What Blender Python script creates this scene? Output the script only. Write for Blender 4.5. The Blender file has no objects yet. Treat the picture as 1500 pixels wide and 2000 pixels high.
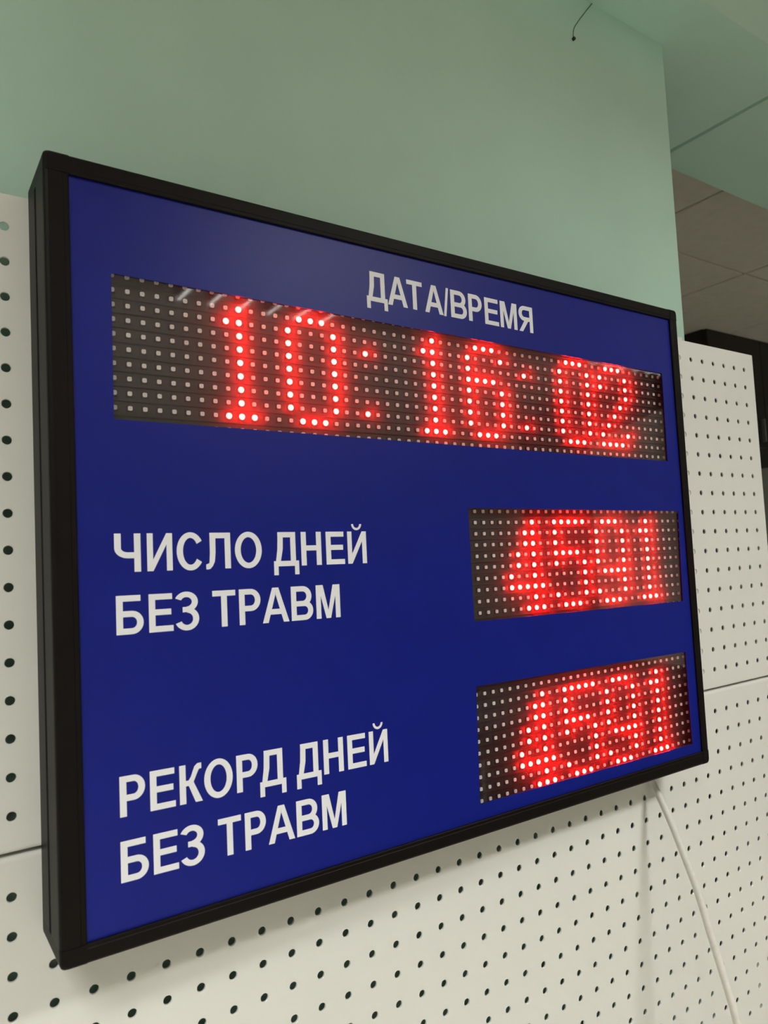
import bpy, bmesh, math, random
from mathutils import Matrix, Vector
random.seed(7)
S = 0.001                                     # everything below is written in millimetres
scene = bpy.context.scene
col = scene.collection

# ------------------------------------------------------------------ camera
RW = [[0.8278671464541285, -0.5589322206055111, -0.04723092832869502],
      [-0.0007752857077389444, 0.08306171634136852, -0.9965441034949208],
      [0.5609236906691225, 0.8250427407397245, 0.06833073392487649]]
CAM = (-125.719, -487.4287, -200.7952)
cam_data = bpy.data.cameras.new('camera')
cam = bpy.data.objects.new('camera', cam_data)
col.objects.link(cam)
cam_data.sensor_fit = 'VERTICAL'
cam_data.sensor_height = 24.0
cam_data.sensor_width = 18.0
cam_data.lens = 24.0 * 1437.7414 / 2000.0
cam_data.clip_start = 0.01
cam_data.dof.use_dof = True
cam_data.dof.focus_distance = 0.70
cam_data.dof.aperture_fstop = 9.0
M = Matrix.Identity(4)
for i in range(3):
    M[i][0] = RW[0][i]
    M[i][1] = -RW[1][i]
    M[i][2] = -RW[2][i]
    M[i][3] = CAM[i] * S
cam.matrix_world = M
scene.camera = cam

# ------------------------------------------------------------------ world, lamps, exposure
world = bpy.data.worlds.new('world')
scene.world = world
world.use_nodes = True
world.node_tree.nodes['Background'].inputs[0].default_value = (0.9, 0.95, 1.0, 1)
world.node_tree.nodes['Background'].inputs[1].default_value = 0.02
LAMP_COLOR = (1.0, 1.0, 0.95)
LAMPS = [  # x0, y0 of the housing, y of the light, power
    (-1050, -1340, -1040, 39.0), (618, -1825, -1390, 58.0), (2600, -1790, -1490, 95.0), (-1050, -3600, -3300, 80.0)]
scene.view_settings.view_transform = 'Standard'
scene.view_settings.look = 'None'
scene.view_settings.gamma = 1.0
scene.view_settings.use_curve_mapping = False
scene.view_settings.exposure = 0.22
scene.cycles.use_denoising = True
scene.cycles.max_bounces = 12
scene.cycles.transparent_max_bounces = 24
scene.cycles.sample_clamp_indirect = 2.0
scene.cycles.light_sampling_threshold = 0.0

# ------------------------------------------------------------------ materials
def new_mat(name):
    m = bpy.data.materials.new(name)
    m.use_nodes = True
    return m, m.node_tree.nodes, m.node_tree.links

def plain(name, color, rough=0.5, metal=0.0, spec=0.5, noise=0.0, nscale=40.0, bump=0.0, bscale=300.0):
    m, n, l = new_mat(name)
    b = n['Principled BSDF']
    b.inputs['Base Color'].default_value = (*color, 1)
    b.inputs['Roughness'].default_value = rough
    b.inputs['Metallic'].default_value = metal
    b.inputs['Specular IOR Level'].default_value = spec
    tc = n.new('ShaderNodeTexCoord')
    if noise > 0:
        t = n.new('ShaderNodeTexNoise')
        t.inputs['Scale'].default_value = nscale
        t.inputs['Detail'].default_value = 6
        l.new(tc.outputs['Object'], t.inputs['Vector'])
        r = n.new('ShaderNodeMapRange')
        r.inputs['From Min'].default_value = 0.3
        r.inputs['From Max'].default_value = 0.7
        r.inputs['To Min'].default_value = 1 - noise
        r.inputs['To Max'].default_value = 1 + noise
        l.new(t.outputs['Fac'], r.inputs['Value'])
        mul = n.new('ShaderNodeVectorMath')
        mul.operation = 'SCALE'
        mul.inputs[0].default_value = color
        l.new(r.outputs['Result'], mul.inputs['Scale'])
        l.new(mul.outputs['Vector'], b.inputs['Base Color'])
    if bump > 0:
        t2 = n.new('ShaderNodeTexNoise')
        t2.inputs['Scale'].default_value = bscale
        t2.inputs['Detail'].default_value = 4
        l.new(tc.outputs['Object'], t2.inputs['Vector'])
        bp = n.new('ShaderNodeBump')
        bp.inputs['Strength'].default_value = bump
        bp.inputs['Distance'].default_value = 0.001
        l.new(t2.outputs['Fac'], bp.inputs['Height'])
        l.new(bp.outputs['Normal'], b.inputs['Normal'])
    return m

def emit(name, color, strength):
    m, n, l = new_mat(name)
    b = n['Principled BSDF']
    b.inputs['Base Color'].default_value = (*color, 1)
    b.inputs['Emission Color'].default_value = (*color, 1)
    b.inputs['Emission Strength'].default_value = strength
    return m

def pane_material():
    m, n, l = new_mat('clear_acrylic')
    n.remove(n['Principled BSDF'])
    out = n['Material Output']
    tr = n.new('ShaderNodeBsdfTransparent')
    tr.inputs[0].default_value = (0.97, 0.97, 0.97, 1)
    tl = n.new('ShaderNodeBsdfTranslucent')
    tl.inputs[0].default_value = (0.95, 0.95, 0.95, 1)
    mx = n.new('ShaderNodeMixShader')
    mx.inputs[0].default_value = 0.028            # translucent share put in to imitate lens bloom around lit diodes
    l.new(tr.outputs[0], mx.inputs[1]); l.new(tl.outputs[0], mx.inputs[2])
    gl = n.new('ShaderNodeBsdfGlossy')
    gl.inputs['Roughness'].default_value = 0.035
    geo = n.new('ShaderNodeNewGeometry')
    dot = n.new('ShaderNodeVectorMath'); dot.operation = 'DOT_PRODUCT'
    l.new(geo.outputs['Normal'], dot.inputs[0]); l.new(geo.outputs['Incoming'], dot.inputs[1])
    ab = n.new('ShaderNodeMath'); ab.operation = 'ABSOLUTE'
    l.new(dot.outputs['Value'], ab.inputs[0])
    om = n.new('ShaderNodeMath'); om.operation = 'SUBTRACT'; om.inputs[0].default_value = 1.0
    l.new(ab.outputs[0], om.inputs[1])
    pw = n.new('ShaderNodeMath'); pw.operation = 'POWER'; pw.inputs[1].default_value = 4.0
    l.new(om.outputs[0], pw.inputs[0])
    ma = n.new('ShaderNodeMath'); ma.operation = 'MULTIPLY_ADD'
    ma.inputs[1].default_value = 0.89; ma.inputs[2].default_value = 0.11
    l.new(pw.outputs[0], ma.inputs[0])
    m2 = n.new('ShaderNodeMixShader')
    l.new(ma.outputs[0], m2.inputs[0]); l.new(mx.outputs[0], m2.inputs[1]); l.new(gl.outputs[0], m2.inputs[2])
    l.new(m2.outputs[0], out.inputs['Surface'])
    return m

def clear_material():
    m, n, l = new_mat('clear_acrylic_rear')
    n.remove(n['Principled BSDF'])
    tr = n.new('ShaderNodeBsdfTransparent')
    tr.inputs[0].default_value = (0.98, 0.98, 0.98, 1)
    l.new(tr.outputs[0], n['Material Output'].inputs['Surface'])
    return m

MAT = {
    'wall': plain('mint_green_paint', (0.50, 0.725, 0.615), 0.6, noise=0.03, nscale=9, bump=0.12, bscale=260),
    'beam': plain('mint_green_paint_beam', (0.50, 0.725, 0.615), 0.6, noise=0.03, nscale=7, bump=0.1, bscale=200),
    'peg': plain('white_powder_coat', (0.795, 0.80, 0.755), 0.22, noise=0.012, nscale=14, bump=0.05, bscale=120),
    'tile': plain('ceiling_tile_board', (0.62, 0.59, 0.51), 0.9, noise=0.05, nscale=30, bump=0.2, bscale=400),
    'grid': plain('ceiling_grid_gap', (0.22, 0.19, 0.16), 0.8),
    'ceil': plain('white_ceiling', (0.72, 0.71, 0.68), 0.9, noise=0.03, nscale=5),
    'floor': plain('brown_linoleum', (0.66, 0.62, 0.54), 0.5, noise=0.10, nscale=6),
    'farwall': plain('grey_green_paint', (0.34, 0.37, 0.31), 0.7, noise=0.04, nscale=4),
    'room': plain('pale_room_paint', (0.68, 0.70, 0.64), 0.8, noise=0.03, nscale=3),
    'black': plain('black_anodised_frame', (0.0045, 0.0030, 0.0026), 0.48, spec=0.14, noise=0.15, nscale=60),
    'cap': plain('black_plastic_cap', (0.005, 0.0035, 0.003), 0.52, spec=0.14, noise=0.15, nscale=80),
    'slot': plain('dark_slot', (0.003, 0.003, 0.003), 0.8),
    'blue': plain('blue_vinyl_film', (0.0045, 0.0105, 0.20), 0.36, spec=0.25, noise=0.05, nscale=25, bump=0.04, bscale=900),
    'print': plain('white_vinyl_letter', (0.88, 0.89, 0.93), 0.5, noise=0.02, nscale=60),
    'module': plain('led_module_plastic', (0.012, 0.0095, 0.0085), 0.6, noise=0.12, nscale=150),
    'bezel': plain('black_diode_bezel', (0.006, 0.005, 0.005), 0.6),
    'fin': plain('louvre_plastic', (0.006, 0.005, 0.0045), 0.6, noise=0.1, nscale=90),
    'lens': plain('white_diode_lens', (0.80, 0.77, 0.72), 0.4),
    'lens_rim': plain('white_diode_body', (0.93, 0.91, 0.88), 0.45),
    'red': emit('lit_red_diode', (1.0, 0.0060, 0.0045), 260.0),
    'pane': pane_material(),
    'clear': clear_material(),
    'cable': plain('white_cable_jacket', (0.70, 0.69, 0.65), 0.45, noise=0.04, nscale=200),
    'nail': plain('rusty_dark_nail', (0.02, 0.025, 0.018), 0.7, noise=0.3, nscale=700),
    'thread': plain('dusty_thread', (0.14, 0.20, 0.14), 0.9),
    'cab': plain('dark_wenge_cabinet', (0.012, 0.008, 0.007), 0.5, noise=0.3, nscale=12),
    'lampw': plain('white_luminaire_enamel', (0.85, 0.85, 0.83), 0.35),
    'tube': emit('lit_tube', (1.0, 0.95, 0.86), 9.0),
    'blade_glow': emit('glowing_louvre_blade', (1.0, 1.0, 0.95), 4.5),  # emission stands in for tube light falling on the blades
    'panel': plain('white_partition', (0.82, 0.83, 0.80), 0.6, noise=0.02, nscale=4),
    'metal': plain('grey_steel', (0.35, 0.35, 0.34), 0.4, metal=0.8, noise=0.05, nscale=50),
}

# ------------------------------------------------------------------ helpers
def link(name, me, parent=None):
    o = bpy.data.objects.new(name, me)
    col.objects.link(o)
    if parent is not None:
        o.parent = parent
    return o

def mesh(name, verts, faces, mats, parent=None, idx=None, smooth=False):
    me = bpy.data.meshes.new(name)
    me.from_pydata([(v[0] * S, v[1] * S, v[2] * S) for v in verts], [], faces)
    for m in (mats if isinstance(mats, (list, tuple)) else [mats]):
        me.materials.append(MAT[m])
    if idx:
        for p, i in zip(me.polygons, idx):
            p.material_index = i
    bm = bmesh.new(); bm.from_mesh(me)
    bmesh.ops.recalc_face_normals(bm, faces=bm.faces)
    bm.to_mesh(me); bm.free()
    if smooth:
        for p in me.polygons: p.use_smooth = True
    me.update()
    return link(name, me, parent)

def box_vf(x0, y0, z0, x1, y1, z1):
    v = [(x0, y0, z0), (x1, y0, z0), (x1, y1, z0), (x0, y1, z0), (x0, y0, z1), (x1, y0, z1), (x1, y1, z1), (x0, y1, z1)]
    f = [(0, 3, 2, 1), (4, 5, 6, 7), (0, 1, 5, 4), (1, 2, 6, 5), (2, 3, 7, 6), (3, 0, 4, 7)]
    return v, f

def join(parts):
    V, F = [], []
    for v, f in parts:
        o = len(V); V += v; F += [tuple(i + o for i in q) for q in f]
    return V, F

def box(name, b, mat, parent=None):
    v, f = box_vf(*b)
    return mesh(name, v, f, mat, parent)

def bevel_box(name, b, mat, parent=None, w=2.0, seg=2):
    o = box(name, b, mat, parent)
    bm = bmesh.new(); bm.from_mesh(o.data)
    bmesh.ops.bevel(bm, geom=list(bm.edges), offset=w * S, segments=seg, affect='EDGES', profile=0.6)
    bm.to_mesh(o.data); bm.free()
    return o

def tag(o, label=None, cat=None, group=None, kind=None):
    if label: o['label'] = label
    if cat: o['category'] = cat
    if group: o['group'] = group
    if kind: o['kind'] = kind
    return o

def empty(name, loc, label, cat, group=None):
    o = bpy.data.objects.new(name, None)
    o.empty_display_size = 0.05
    col.objects.link(o)
    o['label'] = label; o['category'] = cat
    if group: o['group'] = group
    return o

def tube(name, pts, rad, mat, parent=None, seg=14, sub=6):
    # Catmull-Rom through the points, swept circle
    P = [Vector(p) for p in pts]
    Q = []
    for i in range(len(P) - 1):
        p0 = P[max(i - 1, 0)]; p1 = P[i]; p2 = P[i + 1]; p3 = P[min(i + 2, len(P) - 1)]
        for k in range(sub):
            t = k / sub
            Q.append(0.5 * ((2 * p1) + (p2 - p0) * t + (2 * p0 - 5 * p1 + 4 * p2 - p3) * t * t + (3 * p1 - p0 - 3 * p2 + p3) * t ** 3))
    Q.append(P[-1])
    V, F = [], []
    n = len(Q)
    for i, q in enumerate(Q):
        d = (Q[min(i + 1, n - 1)] - Q[max(i - 1, 0)]).normalized()
        a = d.orthogonal().normalized() if i == 0 else (a - d * a.dot(d)).normalized()
        b = d.cross(a)
        for k in range(seg):
            t = 2 * math.pi * k / seg
            V.append(tuple(q + (a * math.cos(t) + b * math.sin(t)) * rad))
    for i in range(n - 1):
        for k in range(seg):
            F.append((i * seg + k, i * seg + (k + 1) % seg, (i + 1) * seg + (k + 1) % seg, (i + 1) * seg + k))
    F.append(tuple(range(seg))[::-1]); F.append(tuple((n - 1) * seg + k for k in range(seg)))
    return mesh(name, V, F, mat, parent, smooth=True)

# ------------------------------------------------------------------ the setting
WY = 84.6            # face of the green wall
PY = 54.57           # face of the perforated panels
ZB = 496.0           # underside of the beam
ZC = 692.0           # tiled ceiling behind the beam
ZF = 772.0           # ceiling over the viewer
ZG = -1700.0         # floor
tag(box('wall_green', (-2400, WY, ZG, 765, 278, ZB), 'wall'), kind='structure')
beam = tag(box('trim_1', (-2400, 7, ZB, 1013.6, 281, ZF + 60), 'beam'), kind='structure')
tag(box('trim_2', (1022.6, 7, ZB, 4240, 281, ZF + 60), 'beam'), kind='structure')
box('joint_strip', (1013.6, 11, ZB + 7, 1022.6, 279, ZF + 50), 'beam', beam)
tag(box('floor', (-2400, -5200, ZG - 40, 4240, 2000, ZG), 'floor'), kind='structure')
tag(box('wall_left', (-2440, -5200, ZG, -2400, 2000, ZF + 60), 'room'), kind='structure')
tag(box('wall_right', (4240, -5200, ZG, 4280, 2000, ZF + 60), 'room'), kind='structure')
tag(box('wall_back', (-2400, -5240, ZG, 4240, -5200, ZF + 60), 'room'), kind='structure')
tag(box('wall_far', (-2400, 1990, ZG, 4240, 2030, ZF + 60), 'farwall'), kind='structure')
tag(box('ceiling_room', (-2400, -5200, ZF, 4240, 7, ZF + 40), 'ceil'), kind='structure')
ceil = tag(box('ceiling', (-2400, 281, ZC + 9, 4240, 1990, ZC + 40), 'grid'), kind='structure')
xs = [1624.6 + 600.8 * k for k in range(-3, 5)]
ys = [281.5, 788.7, 1388.7, 1988.7]
for i in range(len(xs) - 1):
    for j in range(len(ys) - 1):
        a, b, c, e = xs[i] + 3.2, min(xs[i + 1] - 3.2, 4238), ys[j] + (0 if j == 0 else 3.2), ys[j + 1] - 3.2
        v = [(a, c, ZC + 9), (b, c, ZC + 9), (b, e, ZC + 9), (a, e, ZC + 9), (a, c, ZC + 2), (b, c, ZC + 2), (b, e, ZC + 2), (a, e, ZC + 2),
             (a + 3, c + 3, ZC), (b - 3, c + 3, ZC), (b - 3, e - 3, ZC), (a + 3, e - 3, ZC)]
        f = [(0, 1, 2, 3), (0, 4, 5, 1), (1, 5, 6, 2), (2, 6, 7, 3), (3, 7, 4, 0), (4, 8, 9, 5), (5, 9, 10, 6), (6, 10, 11, 7), (7, 11, 8, 4), (8, 11, 10, 9)]
        mesh('ceiling_tile', v, f, 'tile', ceil)

# dark wall cabinet hung under the tiled ceiling, behind the panels
cabinet = empty('wall_cabinet', (0, 0, 0), 'dark brown wall cabinet hung under the tiled ceiling behind the white panels', 'cabinet')
bevel_box('cabinet_body', (2650, 1213, 214, 3850, 1989, ZC), 'cab', cabinet, 3)
for k in range(3):
    x0 = 2650 + 400 * k
    d = bevel_box('cabinet_door', (x0 + 2, 1195, 216, x0 + 398, 1212.5, ZC - 3), 'cab', cabinet, 2)
    bevel_box('handle', (x0 + 360, 1180, 240, x0 + 370, 1195, 340), 'metal', d, 2)

# ------------------------------------------------------------------ perforated panels
def perforated(name, x0, x1, z0, z1, hx0, px, nx, hz0, pz, nz, y0, th, r, label, lips):
    """sheet with real round holes: hole columns hx0+px*i, rows hz0-pz*j"""
    root = empty(name, (0, 0, 0), label, 'panel', 'white perforated panels')
    V, F = [], []
    cache = {}
    def vert(x, y, z):
        k = (round(x, 3), round(y, 3), round(z, 3))
        if k not in cache:
            cache[k] = len(V); V.append((x, y, z))
        return cache[k]
    N = 16
    bx = [x0] + [hx0 + px * (i - 0.5) for i in range(1, nx)] + [x1]
    bz = [z1] + [hz0 - pz * (j - 0.5) for j in range(1, nz)] + [z0]
    for i in range(nx):
        for j in range(nz):
            cx, cz = hx0 + px * i, hz0 - pz * j
            a, b, t, bo = bx[i], bx[i + 1], bz[j], bz[j + 1]
            corners = {2: (b, t), 6: (a, t), 10: (a, bo), 14: (b, bo)}
            sq = []
            for k in range(N):
                an = 2 * math.pi * k / N
                if k in corners: sq.append(corners[k]); continue
                c, s = math.cos(an), math.sin(an)
                if abs(c) > abs(s):
                    sq.append((b if c > 0 else a, cz + s / abs(c) * (px / 2) * 0.98))
                else:
                    sq.append((cx + c / abs(s) * (px / 2) * 0.98, t if s > 0 else bo))
            ci = [(cx + r * math.cos(2 * math.pi * k / N), cz + r * math.sin(2 * math.pi * k / N)) for k in range(N)]
            ch = [(cx + (r + .35) * math.cos(2 * math.pi * k / N), cz + (r + .35) * math.sin(2 * math.pi * k / N)) for k in range(N)]
            q0 = [vert(p[0], y0, p[1]) for p in sq]; q1 = [vert(p[0], y0 + th, p[1]) for p in sq]
            h0 = [vert(p[0], y0, p[1]) for p in ch]; h1 = [vert(p[0], y0 + .35, p[1]) for p in ci]; h2 = [vert(p[0], y0 + th, p[1]) for p in ci]
            for k in range(N):
                m = (k + 1) % N
                F.append((q0[k], q0[m], h0[m], h0[k])); F.append((h0[k], h0[m], h1[m], h1[k]))
                F.append((h1[k], h1[m], h2[m], h2[k])); F.append((q1[k], h2[k], h2[m], q1[m]))
    mesh('perforated_sheet', V, F, 'peg', root)
    # rim strips, bottom and left ones deepened to shut light out of the gap; folded lips where asked
    e = 0.6
    box('bottom_light_stop', (x0, y0 + .2, z0 - 1.2, x1, y0 + th + 27, z0), 'peg', root) if z0 < -500 else None
    box('side_edge', (x1, y0 + .2, z0, x1 + e + .6, y0 + th + 9, z1), 'peg', root)
    box('side_edge', (x0 - e - .6, y0 + .2, z0, x0, y0 + th + 27, z1), 'peg', root)
    for zl, up in lips:
        R = 3.2
        pr = []
        for k in range(7):
            t = math.pi / 2 * k / 6
            pr.append((y0 + R - R * math.cos(t), zl + up * (R * math.sin(t))))
        pr.append((y0 + 12, zl + up * R))
        inner = [(p[0] + .9 if n < 4 else p[0], p[1] - up * .9) for n, p in enumerate(pr)]
        loop = pr + inner[::-1]
        n = len(loop)
        v = [(x0, p[0], p[1]) for p in loop] + [(x1, p[0], p[1]) for p in loop]
        f = [(k, (k + 1) % n, n + (k + 1) % n, n + k) for k in range(n)] + [tuple(range(n)), tuple(range(2 * n - 1, n - 1, -1))]
        mesh('folded_lip', v, f, 'peg', root)
    return root

up = perforated('perforated_panel', -240, 874, -372.6, 62.6, -58.4 - 24.61 * 7, 24.61, 45, 39.8, 24.54, 17, PY, 1.6, 3.05,
                'upper white perforated metal panel, directly behind the blue board', [(-372.6, -1)])
lo = perforated('perforated_panel', -240, 874, -1304, -381.4, -58.9 - 24.45 * 7, 24.45, 45, -403.2, 24.5, 37, PY, 1.6, 3.05,
                'lower white perforated metal panel, below the horizontal seam', [(-381.4, 1)])
for x in (150, 440):
    box('standoff', (x, PY + 1.6, -340, x + 24, WY - .4, -40), 'peg', up)
    box('standoff', (x, PY + 1.6, -425, x + 24, WY - .4, -386), 'peg', lo)
for rt, za, zb_ in ((up, -360, 40), (lo, -1290, -390)):
    box('gap_light_block', (728, PY + 1.7, za, 758, WY - .4, zb_), 'cab', rt)  # dark strip added to stop light entering the gap from the right
box('standoff', (702, PY + 1.7, -360, 716, WY - .4, 67), 'peg', up)

# ------------------------------------------------------------------ the information board
board = empty('led_information_board', (0, 0, 0), 'blue electronic board with black frame and red lit dot-matrix numbers', 'display')
O = {'TL': (-43.4, 70.7), 'TR': (617.9, 68.5), 'BR': (616.3, -434.7), 'BL': (-40.9, -432.3)}
I = {'TL': (-28.1, 57.7), 'TR': (604.8, 56.4), 'BR': (606.0, -420.7), 'BL': (-25.6, -420.5)}
YB = PY - 0.3        # back of the frame
YF = -2.6            # front of the frame
def lerp(a, b, t): return (a[0] + (b[0] - a[0]) * t, a[1] + (b[1] - a[1]) * t)
def proj_t(o0, o1, p):
    dx, dz = o1[0] - o0[0], o1[1] - o0[1]
    return ((p[0] - o0[0]) * dx + (p[1] - o0[1]) * dz) / (dx * dx + dz * dz)
# profile across a rail: u = 0 outer edge .. 1 inner edge, y depth
W = 13.5
PROF = [(0, YB), (0, 31), (4 / W, 31), (4 / W, 24.5), (0, 24.5), (0, 1.2), (.25 / W, -.6), (1.0 / W, -1.9), (2.4 / W, YF), (10.2 / W, YF),
        (10.7 / W, YF + .25), (13.0 / W, YF + .3), (1, -1.9), (1, 6), (5.5 / W, 6), (5.5 / W, YB)]
def rail(a, b):
    o0, o1, i0, i1 = O[a], O[b], I[a], I[b]
    t0, t1 = proj_t(o0, o1, i0), proj_t(o0, o1, i1)
    V = []
    for (po, pi) in ((lerp(o0, o1, t0), i0), (lerp(o0, o1, t1), i1)):
        for u, y in PROF:
            p = lerp(po, pi, u); V.append((p[0], y, p[1]))
    n = len(PROF)
    F = [(k, (k + 1) % n, n + (k + 1) % n, n + k) for k in range(n)] + [tuple(range(n)), tuple(range(2 * n - 1, n - 1, -1))]
    idx = [1 if 1 <= k <= 3 else 0 for k in range(n)] + [0, 0]
    mesh('frame_rail', V, F, ['black', 'slot'], board, idx)
for a, b in (('TL', 'TR'), ('TR', 'BR'), ('BR', 'BL'), ('BL', 'TL')):
    rail(a, b)
def cap(c, prev, nxt):
    o, i = O[c], I[c]
    e1 = lerp(O[prev], o, proj_t(O[prev], o, i)); e2 = lerp(o, O[nxt], proj_t(o, O[nxt], i))
    loop = [i, e1]
    R = 4.5
    d1 = math.hypot(o[0] - e1[0], o[1] - e1[1]); d2 = math.hypot(o[0] - e2[0], o[1] - e2[1])
    s1 = lerp(o, e1, R / d1); s2 = lerp(o, e2, R / d2)
    for k in range(7):
        t = k / 6
        q = lerp(lerp(s1, o, t), lerp(o, s2, t), t)
        loop.append(q)
    loop.append(e2)
    V, F = [], []
    n = len(loop)
    for y, f_ in ((YB, 0.0), (-0.6, 0.0), (-2.0, 0.05), (YF - .25, 0.14)):
        for q in loop:
            p = lerp(q, i, f_); V.append((p[0], y, p[1]))
    for s in range(3):
        for k in range(n):
            F.append((s * n + k, s * n + (k + 1) % n, (s + 1) * n + (k + 1) % n, (s + 1) * n + k))
    F.append(tuple(range(n))); F.append(tuple(3 * n + k for k in range(n))[::-1])
    mesh('corner_cap', V, F, 'cap', board)
cap('TL', 'BL', 'TR'); cap('TR', 'TL', 'BR'); cap('BR', 'TR', 'BL'); cap('BL', 'BR', 'TL')
box('back_plate', (-34, 50, -426, 610, 53.5, 62), 'module', board)

# blue face with three window openings
WIN = {'T': [(-2.4, -2.3), (-2.6, -99.6), (584.8, -104.9), (586.0, -6.7)],
       'M': [(294.3, -157.0), (294.4, -255.3), (593.6, -258.0), (596.9, -159.7)],
       'L': [(292.4, -310.2), (289.6, -407.9), (591.8, -410.7), (591.3, -312.6)]}
def face_panel():
    bm = bmesh.new()
    edges = []
    out = [(I['TL'][0] - 2, I['TL'][1] + 2), (I['TR'][0] + 2, I['TR'][1] + 2), (I['BR'][0] + 2, I['BR'][1] - 2), (I['BL'][0] - 2, I['BL'][1] - 2)]
    for loop in [out] + list(WIN.values()):
        vs = [bm.verts.new((p[0] * S, 0, p[1] * S)) for p in loop]
        edges += [bm.edges.new((vs[k], vs[(k + 1) % 4])) for k in range(4)]
    bmesh.ops.triangle_fill(bm, use_beauty=True, use_dissolve=False, edges=edges)
    r = bmesh.ops.extrude_face_region(bm, geom=list(bm.faces))
    for v in r['geom']:
        if isinstance(v, bmesh.types.BMVert): v.co.y += 0.8 * S
    bmesh.ops.recalc_face_normals(bm, faces=bm.faces)
    me = bpy.data.meshes.new('face_panel'); bm.to_mesh(me); bm.free()
    me.materials.append(MAT['blue'])
    return link('face_panel', me, board)
face = tag(face_panel(), label='blue vinyl front with three cut-out windows')

# ---- lettering: flat vinyl letters built as outlines
HC, ST, BA = 24.9, 4.2, 3.85
def rect(x0, z0, x1, z1): return [(x0, z0), (x1, z0), (x1, z1), (x0, z1)]
def ring(cx, cz, rx, rz, tx, tz, a0, a1, n=18):
    a0, a1 = math.radians(a0), math.radians(a1)
    out = []
    for k in range(n):
        s, e = a0 + (a1 - a0) * k / n, a0 + (a1 - a0) * (k + 1) / n
        out.append([(cx + rx * math.cos(s), cz + rz * math.sin(s)), (cx + rx * math.cos(e), cz + rz * math.sin(e)),
                    (cx + (rx - tx) * math.cos(e), cz + (rz - tz) * math.sin(e)), (cx + (rx - tx) * math.cos(s), cz + (rz - tz) * math.sin(s))])
    return out
def bowl(x0, x1, z0, z1):        # D-shaped bowl: two bars and a half ring
    rz = (z1 - z0) / 2
    rx = min(rz, (x1 - x0) * 0.62)
    cx, cz = x1 - rx, (z0 + z1) / 2
    return [rect(x0, z0, cx, z0 + BA), rect(x0, z1 - BA, cx, z1)] + ring(cx, cz, rx, rz, ST, BA, -90, 90)
def glyph(c, w):
    H, s, b = HC, ST, BA
    if c == 'Е': return [rect(0, 0, s, H), rect(s, 0, w, b), rect(s, H - b, w * .97, H), rect(s, H * .44, w * .92, H * .44 + b)]
    if c == 'Н': return [rect(0, 0, s, H), rect(w - s, 0, w, H), rect(s, H * .44, w - s, H * .44 + b)]
    if c == 'Т': return [rect(0, H - b, w, H), rect((w - s) / 2, 0, (w + s) / 2, H - b)]
    if c in 'ИЙ':
        g = [rect(0, 0, s * .93, H), rect(w - s * .93, 0, w, H), [(s * .93, 0), (w - s * .93, H * .70), (w - s * .93, H), (s * .93, H * .30)]]
        if c == 'Й':
            g += ring(w / 2, H + 5.9, 4.6, 4.9, 1.75, 1.75, 182, 358, 14)
        return g
    if c == 'П': return [rect(0, 0, s, H), rect(w - s, 0, w, H), rect(0, H - b, w, H)]
    if c == 'Л':
        x = w * .16
        return [rect(w - s, 0, w, H), rect(x, H - b, w - s, H),
                [(x, H - b), (x + s, H - b), (x + s * .96, H * .45), (x + s * .80, H * .2), (x - .5, H * .16), (x, H * .45)],
                [(x - .5, H * .165), (x + s * .80, H * .2), (x + s * .45, H * .08), (w * .17, .2), (w * .08, -.3), (0, -.2), (0, b * .85), (w * .06, b * .9)]]
    if c == 'Д':
        f = 3.5
        return [rect(0, 0, w, b), rect(0, -6.3, f, 0), rect(w - f, -6.3, w, 0), rect(w * .17, H - b, w - w * .12, H),
                rect(w - w * .12 - s, b, w - w * .12, H - b),
                [(w * .17, H - b), (w * .17 + s, H - b), (w * .17 + s * .93, H * .5), (w * .17 + s * .5, b), (w * .085, b), (w * .15, H * .5)]]
    if c == 'А':
        k = s * .58
        m = w / 2
        def xl(z): return (m - k) * z / H
        return [[(0, 0), (s * 1.05, 0), (m - .1, H * .80), (m, H), (m - k, H)], [(w, 0), (m + k, H), (m, H), (m + .1, H * .80), (w - s * 1.05, 0)],
                [(xl(H * .23) + 2.5, H * .23), (w - xl(H * .23) - 2.5, H * .23), (w - xl(H * .23 + b) - 2.5, H * .23 + b), (xl(H * .23 + b) + 2.5, H * .23 + b)]]
    if c == 'М':
        q = s * .95
        return [rect(0, 0, q, H), rect(w - q, 0, w, H), [(q, H), (q, H * .68), (w / 2 - 1.9, 0), (w / 2, 0), (w / 2, H * .24), (q + 2.0, H)],
                [(w - q, H), (w - q - 2.0, H), (w / 2, H * .24), (w / 2, 0), (w / 2 + 1.9, 0), (w - q, H * .68)]]
    if c == 'Р': return [rect(0, 0, s, H)] + bowl(s, w, H * .375, H)
    if c == 'Я':
        g = [[(w - x, z) for x, z in p] for p in [rect(0, 0, s, H)] + bowl(s, w, H * .42, H)]
        return g + [[(0, 0), (s * 1.1, 0), (w * .70, H * .42 + 1), (w * .42, H * .42 + 1)]]
    if c == 'В': return [rect(0, 0, s, H)] + bowl(s, w, 0, H * .565) + bowl(s, w * .94, H * .565 - BA, H)
    if c == 'Б': return [rect(0, 0, s, H), rect(s, H - b, w * .90, H)] + bowl(s, w, 0, H * .60)
    if c == 'О': return ring(w / 2, H / 2, w / 2, H / 2 + .5, s * 1.02, b, 0, 360, 40)
    if c == 'С': return ring(w * .52, H / 2, w * .52, H / 2 + .5, s * 1.02, b, 33, 325, 34)
    if c == 'З':
        return ring(w * .46, H * .745, w * .50, H * .275, s, b * .95, 158, -88, 24) + ring(w * .48, H * .29, w * .52, H * .31, s, b * .95, 88, -158, 24) + \
            [rect(w * .30, H * .47, w * .55, H * .47 + b * .9)]
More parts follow.
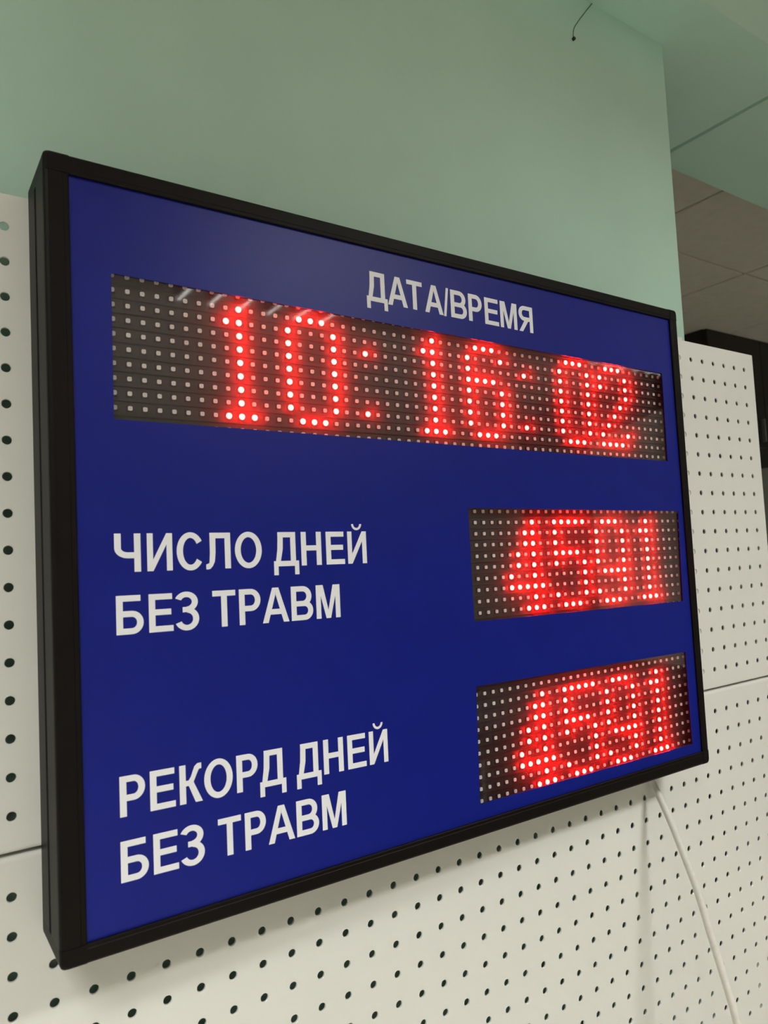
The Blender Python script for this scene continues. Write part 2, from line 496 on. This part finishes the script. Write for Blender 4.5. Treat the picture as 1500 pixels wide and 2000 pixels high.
    if c == 'К':
        k = H * .45
        return [rect(0, 0, s, H), rect(s, k, s + 2.0, k + b * .9),
                [(s + 1.9, k), (w - s * 1.15, 0), (w, 0), (s + 5.0, k + 2.6), (s + 1.9, k + b * .9)],
                [(s + 1.9, k + b * .9), (s + 1.9, k + 1.0), (s + 5.0, k + 1.6), (w * .80, H * .78), (w * .86, H * .845), (w * .97, H * .855), (w * .97, H), (w * .80, H), (w * .66, H * .93), (w * .50, H * .68)]]
    if c == '/': return [[(0, -.4), (2.6, -.4), (w, H + .4), (w - 2.6, H + .4)]]
    if c == 'Ч':
        R = w * .52
        return [rect(w - s, 0, w, H), rect(0, H * .62, s, H), rect(R, H * .355, w - s, H * .355 + b)] + \
            ring(R, H * .62, R, H * .265, s, b, 180, 270, 12)
    return []
def letter(c, x0, x1, zb, zslope):
    V, F = [], []
    for ip, p in enumerate(glyph(c, x1 - x0)):
        # one thin solid per stroke piece, all flush with each other
        o = len(V)
        n = len(p)
        area = sum(p[k][0] * p[(k + 1) % n][1] - p[(k + 1) % n][0] * p[k][1] for k in range(n))
        if area < 0: p = p[::-1]
        for y in (-0.18 - 0.0011 * (ip % 60), -0.02):
            for (x, z) in p:
                X = x0 + x
                V.append((X, y, zb + z + zslope * (X + 4)))
        F.append(tuple(o + k for k in range(n)))
        for k in range(n):
            m = (k + 1) % n
            F.append((o + m, o + k, o + n + k, o + n + m))
    me = bpy.data.meshes.new('letter')
    me.from_pydata([(v[0] * S, v[1] * S, v[2] * S) for v in V], [], F)
    me.materials.append(MAT['print'])
    me.update()
    link('letter', me, face)
LINES = [
    (12.6 + 1.8, -.0085, [('Д', 198.8, 219.3), ('А', 219.8, 239.9), ('Т', 239.4, 255.7), ('А', 258.4, 278.4), ('/', 278.9, 284.9), ('В', 287.1, 305.4), ('Р', 307.7, 323.6), ('Е', 327.0, 344.0), ('М', 346.2, 367.4), ('Я', 369.9, 388.2)]),
    (-199.1, -.0080, [('Ч', -4.4, 12.3), ('И', 16.4, 33.2), ('С', 36.1, 54.4), ('Л', 56.4, 74.3), ('О', 77.6, 98.0), ('Д', 107.3, 127.6), ('Н', 129.8, 146.8), ('Е', 151.0, 167.2), ('Й', 170.1, 187.3)]),
    (-239.0, -.0095, [('Б', -4.1, 13.1), ('Е', 16.6, 32.6), ('З', 34.3, 50.3), ('Т', 60.0, 76.7), ('Р', 79.4, 95.6), ('А', 97.0, 117.9), ('В', 119.9, 137.8), ('М', 140.6, 161.2)]),
    (-352.0, -.0160, [('Р', -4.4, 11.4), ('Е', 14.5, 30.9), ('К', 33.7, 49.1), ('О', 50.4, 70.5), ('Р', 73.4, 89.0), ('Д', 90.5, 110.6), ('Д', 119.1, 139.3), ('Н', 141.5, 158.4), ('Е', 162.2, 178.6), ('Й', 181.6, 198.7)]),
    (-391.7, -.0140, [('Б', -4.6, 12.6), ('Е', 15.7, 31.9), ('З', 33.5, 49.4), ('Т', 59.0, 75.4), ('Р', 78.2, 93.8), ('А', 95.5, 115.9), ('В', 117.6, 135.6), ('М', 138.5, 158.9)]),
]
for zb, sl, items in LINES:
    for c, a, b in items:
        letter(c, a, b, zb, sl)

# ---- acrylic panes behind the openings
for k, q in WIN.items():
    zt, zbm = max(p[1] for p in q), min(p[1] for p in q)
    xa, xb = min(p[0] for p in q), max(p[0] for p in q)
    v, f = box_vf(xa - 4, 1.2, zbm - 4, xb + 4, 2.6, zt + 4)
    mesh('window_pane', v, f, ['clear', 'pane'], board, [0, 0, 1, 0, 0, 0])   # the front surface carries bloom haze and gloss

# ---- LED modules
def cells(s, c0, c1, r0, r1): return [(c, r) for c in range(c0, c1 + 1) for r in range(r0, r1 + 1)]
def one(c): return {(c, 1), (c - 1, 2)} | {(c, r) for r in range(2, 9)} | {(c - 1, 9), (c, 9), (c + 1, 9)}
def zero(c): return {(c + k, r) for k in (1, 2, 3) for r in (1, 9)} | {(c + k, r) for k in (0, 4) for r in range(2, 9)}
def six(c): return {(c + k, r) for k in (1, 2, 3) for r in (1, 9)} | {(c, r) for r in range(2, 9)} | {(c + 4, 2)} | {(c + k, 4) for k in (1, 2, 3)} | {(c + 4, r) for r in range(5, 9)}
def two(c): return {(c + 1, 1), (c + 2, 1), (c + 3, 1), (c, 2), (c, 3), (c + 4, 2), (c + 4, 3), (c + 4, 4), (c + 3, 5), (c + 2, 6), (c + 1, 7), (c, 8), (c + 4, 8)} | {(c + k, 9) for k in range(4)}
def colon(c): return {(c, 3), (c, 8)}
def four(c): return {(c + 3, r) for r in range(1, 10)} | {(c + 2, 2), (c + 2, 3), (c + 1, 4), (c + 1, 5), (c, 6), (c + 2, 9), (c + 4, 9)} | {(c + k, 7) for k in range(5)}
def five(c): return {(c + k, 1) for k in range(5)} | {(c, 2), (c, 3)} | {(c + k, 4) for k in range(4)} | {(c, 5), (c + 4, 5), (c + 4, 6), (c + 4, 7), (c + 4, 8), (c, 8), (c + 1, 9), (c + 2, 9), (c + 3, 9)}
def nine(c): return {(c + 1, 1), (c + 2, 1), (c + 3, 1)} | {(c, r) for r in range(2, 6)} | {(c + 4, r) for r in range(2, 9)} | {(c + k, 6) for k in (1, 2, 3)} | {(c, 8), (c + 1, 9), (c + 2, 9), (c + 3, 9)}
MODS = {  # origin x, z, rotation, columns, rows, lit cells
    'T': (0.0, 0.0, 0.0013, (-2, 62), (-1, 11), one(9) | zero(13) | colon(20) | one(27) | six(31) | colon(38) | zero(43) | two(49)),
    'M': (308.9, -159.3, -0.0024, (-2, 31), (-1, 11), four(4) | five(10) | nine(16) | one(24)),
    'L': (298.8, -319.2, -0.0002, (-2, 32), (-1, 10), four(5) | five(11) | nine(17) | one(25)),
}
MLAB = {'T': 'wide dot-matrix showing 10:16:02', 'M': 'middle dot-matrix showing 4591', 'L': 'lower dot-matrix showing 4591'}
YL, YM = 8.0, 9.6
def diode_geo():
    a, b = 2.15, 1.45
    v1, f1 = box_vf(-a, YL + .9, -a, a, YM, a)
    V, F, ix = list(v1), list(f1), [0] * 6
    def octa(h, c, y): return [(h, y, -h + c), (h, y, h - c), (h - c, y, h), (-h + c, y, h), (-h, y, h - c), (-h, y, -h + c), (-h + c, y, -h), (h - c, y, -h)]
    o = len(V); V += octa(b, .5, YL + .9) + octa(b, .5, YL + .05) + octa(b * .66, .3, YL + .12)
    for k in range(8):
        m = (k + 1) % 8
        F.append((o + k, o + m, o + 8 + m, o + 8 + k)); ix.append(2)
        F.append((o + 8 + k, o + 8 + m, o + 16 + m, o + 16 + k)); ix.append(2)
    F.append(tuple(o + 16 + k for k in range(8))); ix.append(1)
    return V, F, ix
def lit_geo():
    a = 2.5
    v1, f1 = box_vf(-a, YL + .9, -a, a, YM, a)
    V, F, ix = list(v1), list(f1), [0] * 6
    o = len(V); n = 10
    for r, y in ((2.3, YL + .9), (2.3, YL + .3), (2.0, YL - .6), (1.2, YL - 1.2)):
        V += [(r * math.cos(2 * math.pi * k / n), y, r * math.sin(2 * math.pi * k / n)) for k in range(n)]
    for s in range(3):
        for k in range(n):
            m = (k + 1) % n
            F.append((o + s * n + k, o + s * n + m, o + (s + 1) * n + m, o + (s + 1) * n + k)); ix.append(2 if s == 0 else 1)
    F.append(tuple(o + 3 * n + k for k in range(n))); ix.append(1)
    return V, F, ix
def bare(name, V, F, mats, ix):
    o = mesh(name, V, F, mats, None, ix)
    me = o.data
    bpy.data.objects.remove(o)
    return me
dV, dF, dI = diode_geo()
ME_D = bare('diode', dV, dF, ['bezel', 'lens', 'lens_rim'], dI)
lV, lF, lI = lit_geo()
ME_L = bare('lit_diode', lV, lF, ['bezel', 'red', 'lens_rim'], lI)
allu = []
mod_obj = {}
for k, (ox, oz, rot, (c0, c1), (r0, r1), lit) in MODS.items():
    def pos(c, r):
        X, Z = 10 * c, -10 * r
        return ox + math.cos(rot) * X - math.sin(rot) * Z, oz + math.sin(rot) * X + math.cos(rot) * Z
    xa, za = pos(c0 - .5, r0 - .5); xb, zb = pos(c1 + .5, r1 + .5)
    xb = min(xb, 612)
    body = tag(box('led_module', (xa, YM, zb, xb, YM + 12, za), 'module', board), label=MLAB[k])
    mod_obj[k] = body
    L = xb - xa
    for r in range(r0, r1 + 2):
        px, pz = pos(c0 - .5, r - .5)
        v = []
        for X in (0, L):
            for (y, z) in ((YM, -.55), (YM - 1.5, -.4), (YM - 1.5, .4), (YM, .55)):
                v.append((px + X, y, pz + z + math.sin(rot) * X))
        mesh('louvre', v, [(0, 1, 5, 4), (1, 2, 6, 5), (2, 3, 7, 6), (3, 0, 4, 7), (0, 3, 2, 1), (4, 5, 6, 7)], 'fin', body)
    q = WIN[k]
    for c in range(c0, c1 + 1):
        for r in range(r0, r1 + 1):
            x, z = pos(c, r)
            if x > 609: continue
            if (c, r) in lit:
                o = link('lit_diode', ME_L, body)
                o.location = (x * S, 0, z * S)
            else:
                # seen through the opening from the camera?
                t = (0 - CAM[1]) / (YL - CAM[1])
                wx, wz = CAM[0] + (x - CAM[0]) * t, CAM[2] + (z - CAM[2]) * t
                vis = min(p[0] for p in q) < wx < max(p[0] for p in q) and min(p[1] for p in q) < wz < max(p[1] for p in q)
                d2 = (x - CAM[0]) ** 2 + (YL - CAM[1]) ** 2 + (z - CAM[2]) ** 2
                allu.append((0 if vis else 1, d2, k, x, z))
allu.sort()
rest = {}
for n, (hid, d2, k, x, z) in enumerate(allu):
    if n < 300:
        o = link('diode', ME_D, mod_obj[k]); o.location = (x * S, 0, z * S)
    else:
        rest.setdefault(k, []).append((x, z))
for k, L in rest.items():
    V, F, ix = [], [], []
    for x, z in L:
        o = len(V)
        V += [(v[0] + x, v[1], v[2] + z) for v in dV]
        F += [tuple(i + o for i in f) for f in dF]; ix += dI
    tag(mesh('diode_array', V, F, ['bezel', 'lens', 'lens_rim'], mod_obj[k], ix), kind='stuff')

# ------------------------------------------------------------------ cable
cable = tag(tube('power_cable', [(580, 49, -431), (580, 47.1, -455.3), (578.8, 35.9, -473.6), (577.5, 24.1, -495), (576.2, 7.7, -530.1), (575, -4, -557.5), (573.8, -15.2, -591.6),
            (572.5, -24.8, -620.2), (571.2, -34.2, -647.9), (570, -41, -671.1), (568, -55, -740), (566, -62, -860), (566, -60, -1060)], 3.9, 'cable'),
    'white power cable hanging from the underside of the blue board', 'cable')

# ------------------------------------------------------------------ nail and thread on the green wall
nail = tag(tube('nail', [(578.9, WY + 4, 432.7), (578.9, WY - 1, 432.9), (578.9, WY - 3, 433.0)], 2.0, 'nail', sub=2), 'small dark nail sticking out of the green wall near the beam', 'nail')
tag(tube('thread', [(578.9, WY - 1.0, 435.5), (581, WY - .9, 447), (590, WY - .9, 460), (603, WY - .8, 476), (619.5, WY - .8, ZB - .4)], 0.55, 'thread', seg=6, sub=4),
    'thin dusty thread running up the green wall from the nail', 'thread')

# ------------------------------------------------------------------ room behind the viewer (reflected or unseen, some pieces added for the light)
def luminaire(x0, y0, yl, power, label):
    root = empty('ceiling_luminaire', (0, 0, 0), label, 'lamp', 'louvred ceiling luminaires')
    x1, y1 = x0 + 636, y0 + 600
    v, f = join([box_vf(x0, y0, ZF - 3, x1, y1, ZF), box_vf(x0, y0, ZF - 78, x0 + 8, y1, ZF - 3), box_vf(x1 - 8, y0, ZF - 78, x1, y1, ZF - 3),
                 box_vf(x0 + 8, y0, ZF - 40, x1 - 8, y0 + 8, ZF - 3), box_vf(x0 + 8, y1 - 8, ZF - 40, x1 - 8, y1, ZF - 3)])
    mesh('housing', v, f, 'lampw', root)
    for k in range(6):        # V-profile blades running away from the wall
        cx = x0 + 53 + 106 * k
        z0, z1 = ZF - 82, ZF - 34
        p = [(cx - 6, z0), (cx + 6, z0), (cx + 33, z1), (cx + 20, z1), (cx, z0 + 16), (cx - 14, z1), (cx - 26, z1)]
        V = [(a, y0 + 9, b) for a, b in p] + [(a, y1 - 9, b) for a, b in p]
        F = [(i, (i + 1) % 7, 7 + (i + 1) % 7, 7 + i) for i in range(7)] + [(0, 1, 4), (1, 2, 3, 4), (0, 4, 5, 6), (7, 11, 8), (8, 11, 10, 9), (7, 13, 12, 11)]
        q = [(cx - 4, z0), (cx + 4, z0), (cx - 4, z1), (cx - 16, z1)]  # glowing strip added to draw the other arm of the reflected V
        o = len(V)
        V += [(a, y0 + 1, b) for a, b in q] + [(a, y0 + 8.5, b) for a, b in q]
        F += [(o, o + 1, o + 5, o + 4), (o + 1, o + 2, o + 6, o + 5), (o + 2, o + 3, o + 7, o + 6), (o + 3, o, o + 4, o + 7), (o, o + 3, o + 2, o + 1), (o + 4, o + 5, o + 6, o + 7)]
        mesh('louvre_blade', V, F, ['blade_glow', 'metal'], root, [0, 1, 1, 1, 1, 1, 1] + [0] * 12)
    for k in range(4):
        cx = x0 + 80 + 158 * k
        tube('fluorescent_tube', [(cx, y0 + 20, ZF - 18), (cx, y0 + 300, ZF - 18), (cx, y1 - 20, ZF - 18)], 8, 'tube', root, seg=10, sub=1)
    ld = bpy.data.lights.new('luminaire_light', 'AREA')
    ld.shape = 'RECTANGLE'; ld.size = 0.60; ld.size_y = 0.20
    ld.energy = power; ld.color = LAMP_COLOR; ld.spread = math.radians(152)
    lo_ = bpy.data.objects.new('luminaire_light', ld); col.objects.link(lo_)
    lo_.location = ((x0 + x1) / 2 * S, yl * S, (ZF - 31) * S)
    lo_.parent = root
luminaire(*LAMPS[0], 'lit louvred ceiling luminaire left of the viewer')
luminaire(*LAMPS[1], 'lit louvred ceiling luminaire reflected left in the time display')
luminaire(*LAMPS[2], 'lit louvred ceiling luminaire reflected right in the time display')
luminaire(*LAMPS[3], 'unseen fill luminaire added behind the viewer near the left wall')  # lamp added only for fill bounce

# oblique light partition whose reflection greys the right ends of the displays
a, b = Vector((2100, -970, 0)), Vector((2560, -1760, 0))
d = (b - a).normalized(); nrm = Vector((-d.y, d.x, 0))
V = []
for z in (ZG, 300):
    for p in (a, b, b + nrm * 30, a + nrm * 30):
        V.append((p.x, p.y, z))
tag(mesh('room_partition', V, [(0, 3, 2, 1), (4, 5, 6, 7), (0, 1, 5, 4), (1, 2, 6, 5), (2, 3, 7, 6), (3, 0, 4, 7)], 'panel'),
    'white free-standing partition reflected in the display windows', 'partition')

# dark counter on the floor, whose reflection darkens the lower display
counter = empty('shop_counter', (0, 0, 0), 'dark low counter standing on the floor in front of the partition', 'counter')
bevel_box('counter_body', (980, -1580, ZG, 1880, -740, -590), 'cab', counter, 4)
bevel_box('counter_top', (950, -1610, -590, 1910, -710, -560), 'cab', counter, 4)
for k in range(3):
    dr = bevel_box('counter_door', (962, -1570 + 280 * k, ZG + 90, 979.5, -1300 + 280 * k, -600), 'cab', counter, 2)
    bevel_box('handle', (948, -1320 + 280 * k, -760, 962, -1310 + 280 * k, -640), 'metal', dr, 2)

# tall dark wardrobe by the right wall and a low unseen cabinet added to cut bounce on the far ceiling
ward = empty('wardrobe', (0, 0, 0), 'tall dark wardrobe standing against the right wall', 'wardrobe')
bevel_box('wardrobe_body', (3320, -2950, ZG, 4230, -1200, 700), 'cab', ward, 4)
for k in range(4):
    dr = bevel_box('wardrobe_door', (3301, -2945 + 437 * k, ZG + 70, 3319.5, -2515 + 437 * k, 690), 'cab', ward, 2)
    bevel_box('handle', (3286, -2535 + 437 * k, -500, 3301, -2525 + 437 * k, -320), 'metal', dr, 2)
lowc = empty('bounce_blocker', (0, 0, 0), 'long dark unseen cabinet added on the floor to cut bounce light', 'cabinet')
bevel_box('cabinet_body', (900, 1118, ZG, 4200, 1988, -860), 'cab', lowc, 4)
bevel_box('bounce_blocker_top', (890, 1070, -860, 4220, 1988, -830), 'cab', lowc, 4)
for k in range(6):
    bevel_box('cabinet_door', (905 + 549 * k, 1099, ZG + 90, 1449 + 549 * k, 1117.5, -870), 'cab', lowc, 2)
